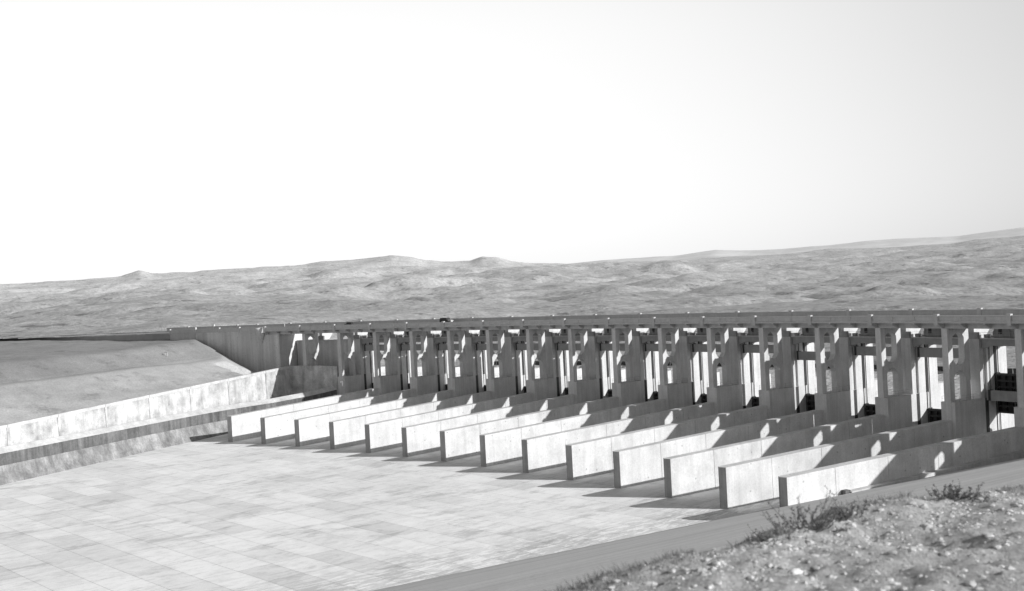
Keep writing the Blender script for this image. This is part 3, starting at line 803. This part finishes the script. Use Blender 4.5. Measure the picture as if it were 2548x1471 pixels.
# ------------------------------------------------------------------ shrubs and grass fringe
def leaf(b,p,s,rn):
    d=Vector((rn.uniform(-1,1),rn.uniform(-1,1),rn.uniform(-.4,1))).normalized(); a=d.orthogonal().normalized()
    q=[p-a*s*.28,p+d*s*.5,p+a*s*.28+d*s*.1,p+d*s]
    v=[b.verts.new(x) for x in (p,p+a*s*.25+d*s*.5,p+d*s,p-a*s*.25+d*s*.5)]; b.faces.new(v)
def shrub(loc,h,w,nst,label,seed,dens=1.0,cat='shrub',lean=(0,0)):
    rn=random.Random(seed); t=thing('dry_shrub',label,cat,loc)
    bt=bm_new(); bl=bm_new()
    for i in range(nst):
        a=rn.uniform(0,2*PI); el=rn.uniform(.12,1.35); L_=(w*.5*math.cos(el)+h*math.sin(el))*rn.uniform(.6,1.0)
        d=Vector((math.cos(a)*math.cos(el)+lean[0],math.sin(a)*math.cos(el)+lean[1],math.sin(el))).normalized()
        p=Vector((rn.gauss(0,w*.12),rn.gauss(0,w*.12),-.02)); n=7; r0=.004
        for j in range(n):
            q=p+d*(L_/n); tube(bt,p,q,r0*(1-j/n)+.0012,r0*(1-(j+1)/n)+.001,n=3)
            d=(d+Vector((rn.gauss(0,.12),rn.gauss(0,.12),rn.gauss(.02,.10)))).normalized(); p=q
            if j>0:
                for s_ in range(2):
                    if rn.random()<.75*dens:
                        dd=(d+Vector((rn.gauss(0,.6),rn.gauss(0,.6),rn.gauss(.1,.4)))).normalized(); sl=L_*.22*rn.uniform(.4,1); e_=p+dd*sl
                        tube(bt,p,e_,.0015,.0008,n=3)
                        for z in range(int(7*dens)): leaf(bl,p.lerp(e_,rn.random()),rn.uniform(.006,.015),rn)
                for z in range(int(3*dens)): leaf(bl,p,rn.uniform(.006,.015),rn)
    obj('stem',bt,M['twig'],t); obj('foliage',bl,M['bush'],t); return t
def dirpt(px,py,off=0.0):   # ground point on the gravel seen along a camera direction, found by marching (used once to choose world positions)
    d=f+rr*((px-1274)/2842.76)-uu*((py-735.5)/2842.76)
    p=CAM.copy()
    for _ in range(6000):
        p=p+d*.004
        if p.z<gr_z(p.x,p.y): break
    return p

shrub((186.38,-198.52,36.62),.30,.42,30,'scrubby shrub with a tall twiggy top on the edge of the gravel bank',1,1.0)
shrub((186.40,-198.84,36.63),.14,.34,18,'low leafy tuft tucked against the left side of the tall twiggy shrub',23,.9)
shrub((186.42,-198.10,36.62),.13,.34,20,'leafy low shrub tucked against the right side of the tall twiggy shrub',12,1.1)
shrub((186.60,-197.00,36.58),.10,.44,34,'dense dark low shrub on the gravel rim toward the right edge',3,1.5)
shrub((186.40,-196.70,36.5),.13,.42,22,'wispy grey shrub just behind the dense dark shrub on the rim',4,.7)
shrub((186.50,-197.60,36.55),.10,.30,10,'sparse small weed between the tall twiggy shrub and the dense dark shrub',5,.6)
# grass fringe
b=bm_new(); rn=random.Random(11)
for i in range(26000):
    y=rn.uniform(-204,-191); e=edge_x(y); x=e+rn.gauss(-.16,.13)
    cl=.35+.9*noise.noise(Vector((y*1.7,x*1.2,4)))+.4*noise.noise(Vector((y*6,x*5,9)))
    if cl<.25 or (y>-199.6 and rn.random()<.45): continue
    z=gr_z(x,y)-.02; h=rn.uniform(.02,.06)*(.4+cl); w=rn.uniform(.0015,.003); a=rn.uniform(0,PI); lx,ly=rn.gauss(0,.35)*h,rn.gauss(0,.35)*h
    dx,dy=math.cos(a)*w,math.sin(a)*w
    v=[b.verts.new(p) for p in ((x-dx,y-dy,z),(x+dx,y+dy,z),(x+lx+dx*.5,y+ly+dy*.5,z+h*.7),(x+lx*1.5,y+ly*1.5,z+h))]
    b.faces.new(v)
tag(obj('dry_grass',b,M['grass']),'short dark dry grass and weeds fringing the rim of the gravel bank','grass',kind='stuff')
# ------------------------------------------------------------------ vehicles on the bridge
def car(label,k,u,dirn,body_m,hood_m,sz):
    t=thing('parked_car',label,'car',W(k,u,0,27.31+.057*(u-.5)),-ang(k)+(0 if dirn>0 else PI),'dark cars on the bridge road')
    t.scale=(sz,sz,sz)
    b=bm_new()
    prism(b,[(-2.1,.55),(1.0,.55),(1.0,1.15),(.85,1.2),(.65,1.72),(.3,1.84),(-1.6,1.84),(-1.95,1.65),(-2.15,1.1)],'y',-.75,.75); bmesh.ops.bevel(b,geom=b.edges[:],offset=.06,segments=2); obj('body',b,body_m,t)
    b=bm_new(); prism(b,[(1.0,.6),(2.15,.6),(2.2,1.0),(2.05,1.15),(1.0,1.2)],'y',-.5,.5); bmesh.ops.bevel(b,geom=b.edges[:],offset=.06,segments=2); obj('hood',b,hood_m,t)
    for x0,x1 in ((-1.5,-.75),(-.6,.35)):
        for y_ in (-.757,.757):
            b=bm_new(); box(b,x0,x1,min(y_,y_*1.005),max(y_,y_*1.005),1.22,1.66); obj('window',b,M['glass'],t)
    for x in (-1.45,1.75):
        for y_ in (-.72,.72):
            b=bm_new(); tube(b,(x,y_-.08,.36),(x,y_+.08,.36),.36,n=18); w=obj('wheel',b,M['tyre'],t)
            b=bm_new(); tube(b,(x,y_-.09,.36),(x,y_+.09,.36),.16,n=12); obj('rim',b,M['rail'],w)
            b=bm_new(); prism(b,[(x-.6,.5),(x-.35,.78),(x,.88),(x+.35,.78),(x+.6,.5),(x+.5,.5),(x+.3,.70),(x,.78),(x-.3,.70),(x-.5,.5)],'y',y_-.14,y_+.14); obj('fender',b,body_m,t)
    for y_ in (-.45,.45):
        b=bm_new(); tube(b,(2.15,y_,.95),(2.32,y_,.95),.12,n=12); obj('headlight',b,M['rail'],t)
    return t
car('boxy black sedan with its hood painted as sunlit crossing the left part of the bridge',4.70,6.2,1,M['carp'],M['carlit'],1.0)
car('low dark car on the bridge nearest its left end',2.04,6.2,-1,M['carp'],M['carp'],.74)
# small wooden survey frame on the left bank and white marker posts
def bankpt(t,o): 
    q=LA+LT*t+LO*o; return Vector((q.x,q.y,lb_z(t,o)))
fr_=thing('timber_frame','small pale timber frame standing on the upper slope of the grass bank','frame',bankpt(-33,34),0)
b=bm_new()
for x in (-.9,.9): box(b,x-.07,x+.07,-.07,.07,-.2,.9)
box(b,-1.1,1.1,-.08,.08,.9,1.05); obj('trestle',b,M['rail'],fr_)
# ------------------------------------------------------------------ light
EL=math.radians(24.1); sun_az=math.radians(64.2)     # azimuth from +Y toward +X
sd=bpy.data.lights.new('sun','SUN'); sd.energy=5.0; sd.angle=math.radians(.5); sd.color=(1,1,1)
so=bpy.data.objects.new('sun',sd); C.objects.link(so)
dv=Vector((math.sin(sun_az)*math.cos(EL),math.cos(sun_az)*math.cos(EL),math.sin(EL)))
so.rotation_euler=dv.to_track_quat('Z','Y').to_euler(); so.location=(0,0,200)
w=bpy.data.worlds.new('World'); sc.world=w; w.use_nodes=True; nt=w.node_tree; N=nt.nodes; L=nt.links
bg=N['Background']; st=N.new('ShaderNodeTexSky'); st.sky_type='NISHITA'; st.sun_disc=False
st.sun_elevation=EL; st.sun_rotation=sun_az; st.air_density=1.0; st.dust_density=3.0; st.altitude=600
bw=N.new('ShaderNodeRGBToBW'); L.new(st.outputs[0],bw.inputs[0]); tc=N.new('ShaderNodeTexCoord'); sx=N.new('ShaderNodeSeparateXYZ'); L.new(tc.outputs['Generated'],sx.inputs[0])
def mr(v,a,b_,c0,c1,sm_=True):
    r_=N.new('ShaderNodeMapRange'); r_.interpolation_type='SMOOTHSTEP' if sm_ else 'LINEAR'
    r_.inputs['From Min'].default_value=a; r_.inputs['From Max'].default_value=b_; r_.inputs['To Min'].default_value=c0; r_.inputs['To Max'].default_value=c1; L.new(v,r_.inputs['Value']); return r_.outputs['Result']
def mth(op,a,b_):
    n=N.new('ShaderNodeMath'); n.operation=op
    for i,v in enumerate((a,b_)):
        if isinstance(v,(int,float)): n.inputs[i].default_value=v
        else: L.new(v,n.inputs[i])
    return n.outputs[0]
haze=mr(sx.outputs['Z'],.20,.62,9.0,1.5)                       # bright dry haze low in the sky, clear dim zenith
dt=N.new('ShaderNodeVectorMath'); dt.operation='DOT_PRODUCT'; L.new(tc.outputs['Generated'],dt.inputs[0]); dt.inputs[1].default_value=(-.88,.47,0)
side=mr(dt.outputs['Value'],.70,.99,.56,.98)
tot=mth('ADD',mth('MULTIPLY',haze,side),mth('MULTIPLY',bw.outputs[0],.5))
L.new(tot,bg.inputs['Color']); bg.inputs['Strength'].default_value=0.10
sc.view_settings.view_transform='Standard'; sc.view_settings.look='None'; sc.view_settings.exposure=0; sc.view_settings.gamma=1
sc.cycles.max_bounces=6; sc.cycles.diffuse_bounces=4
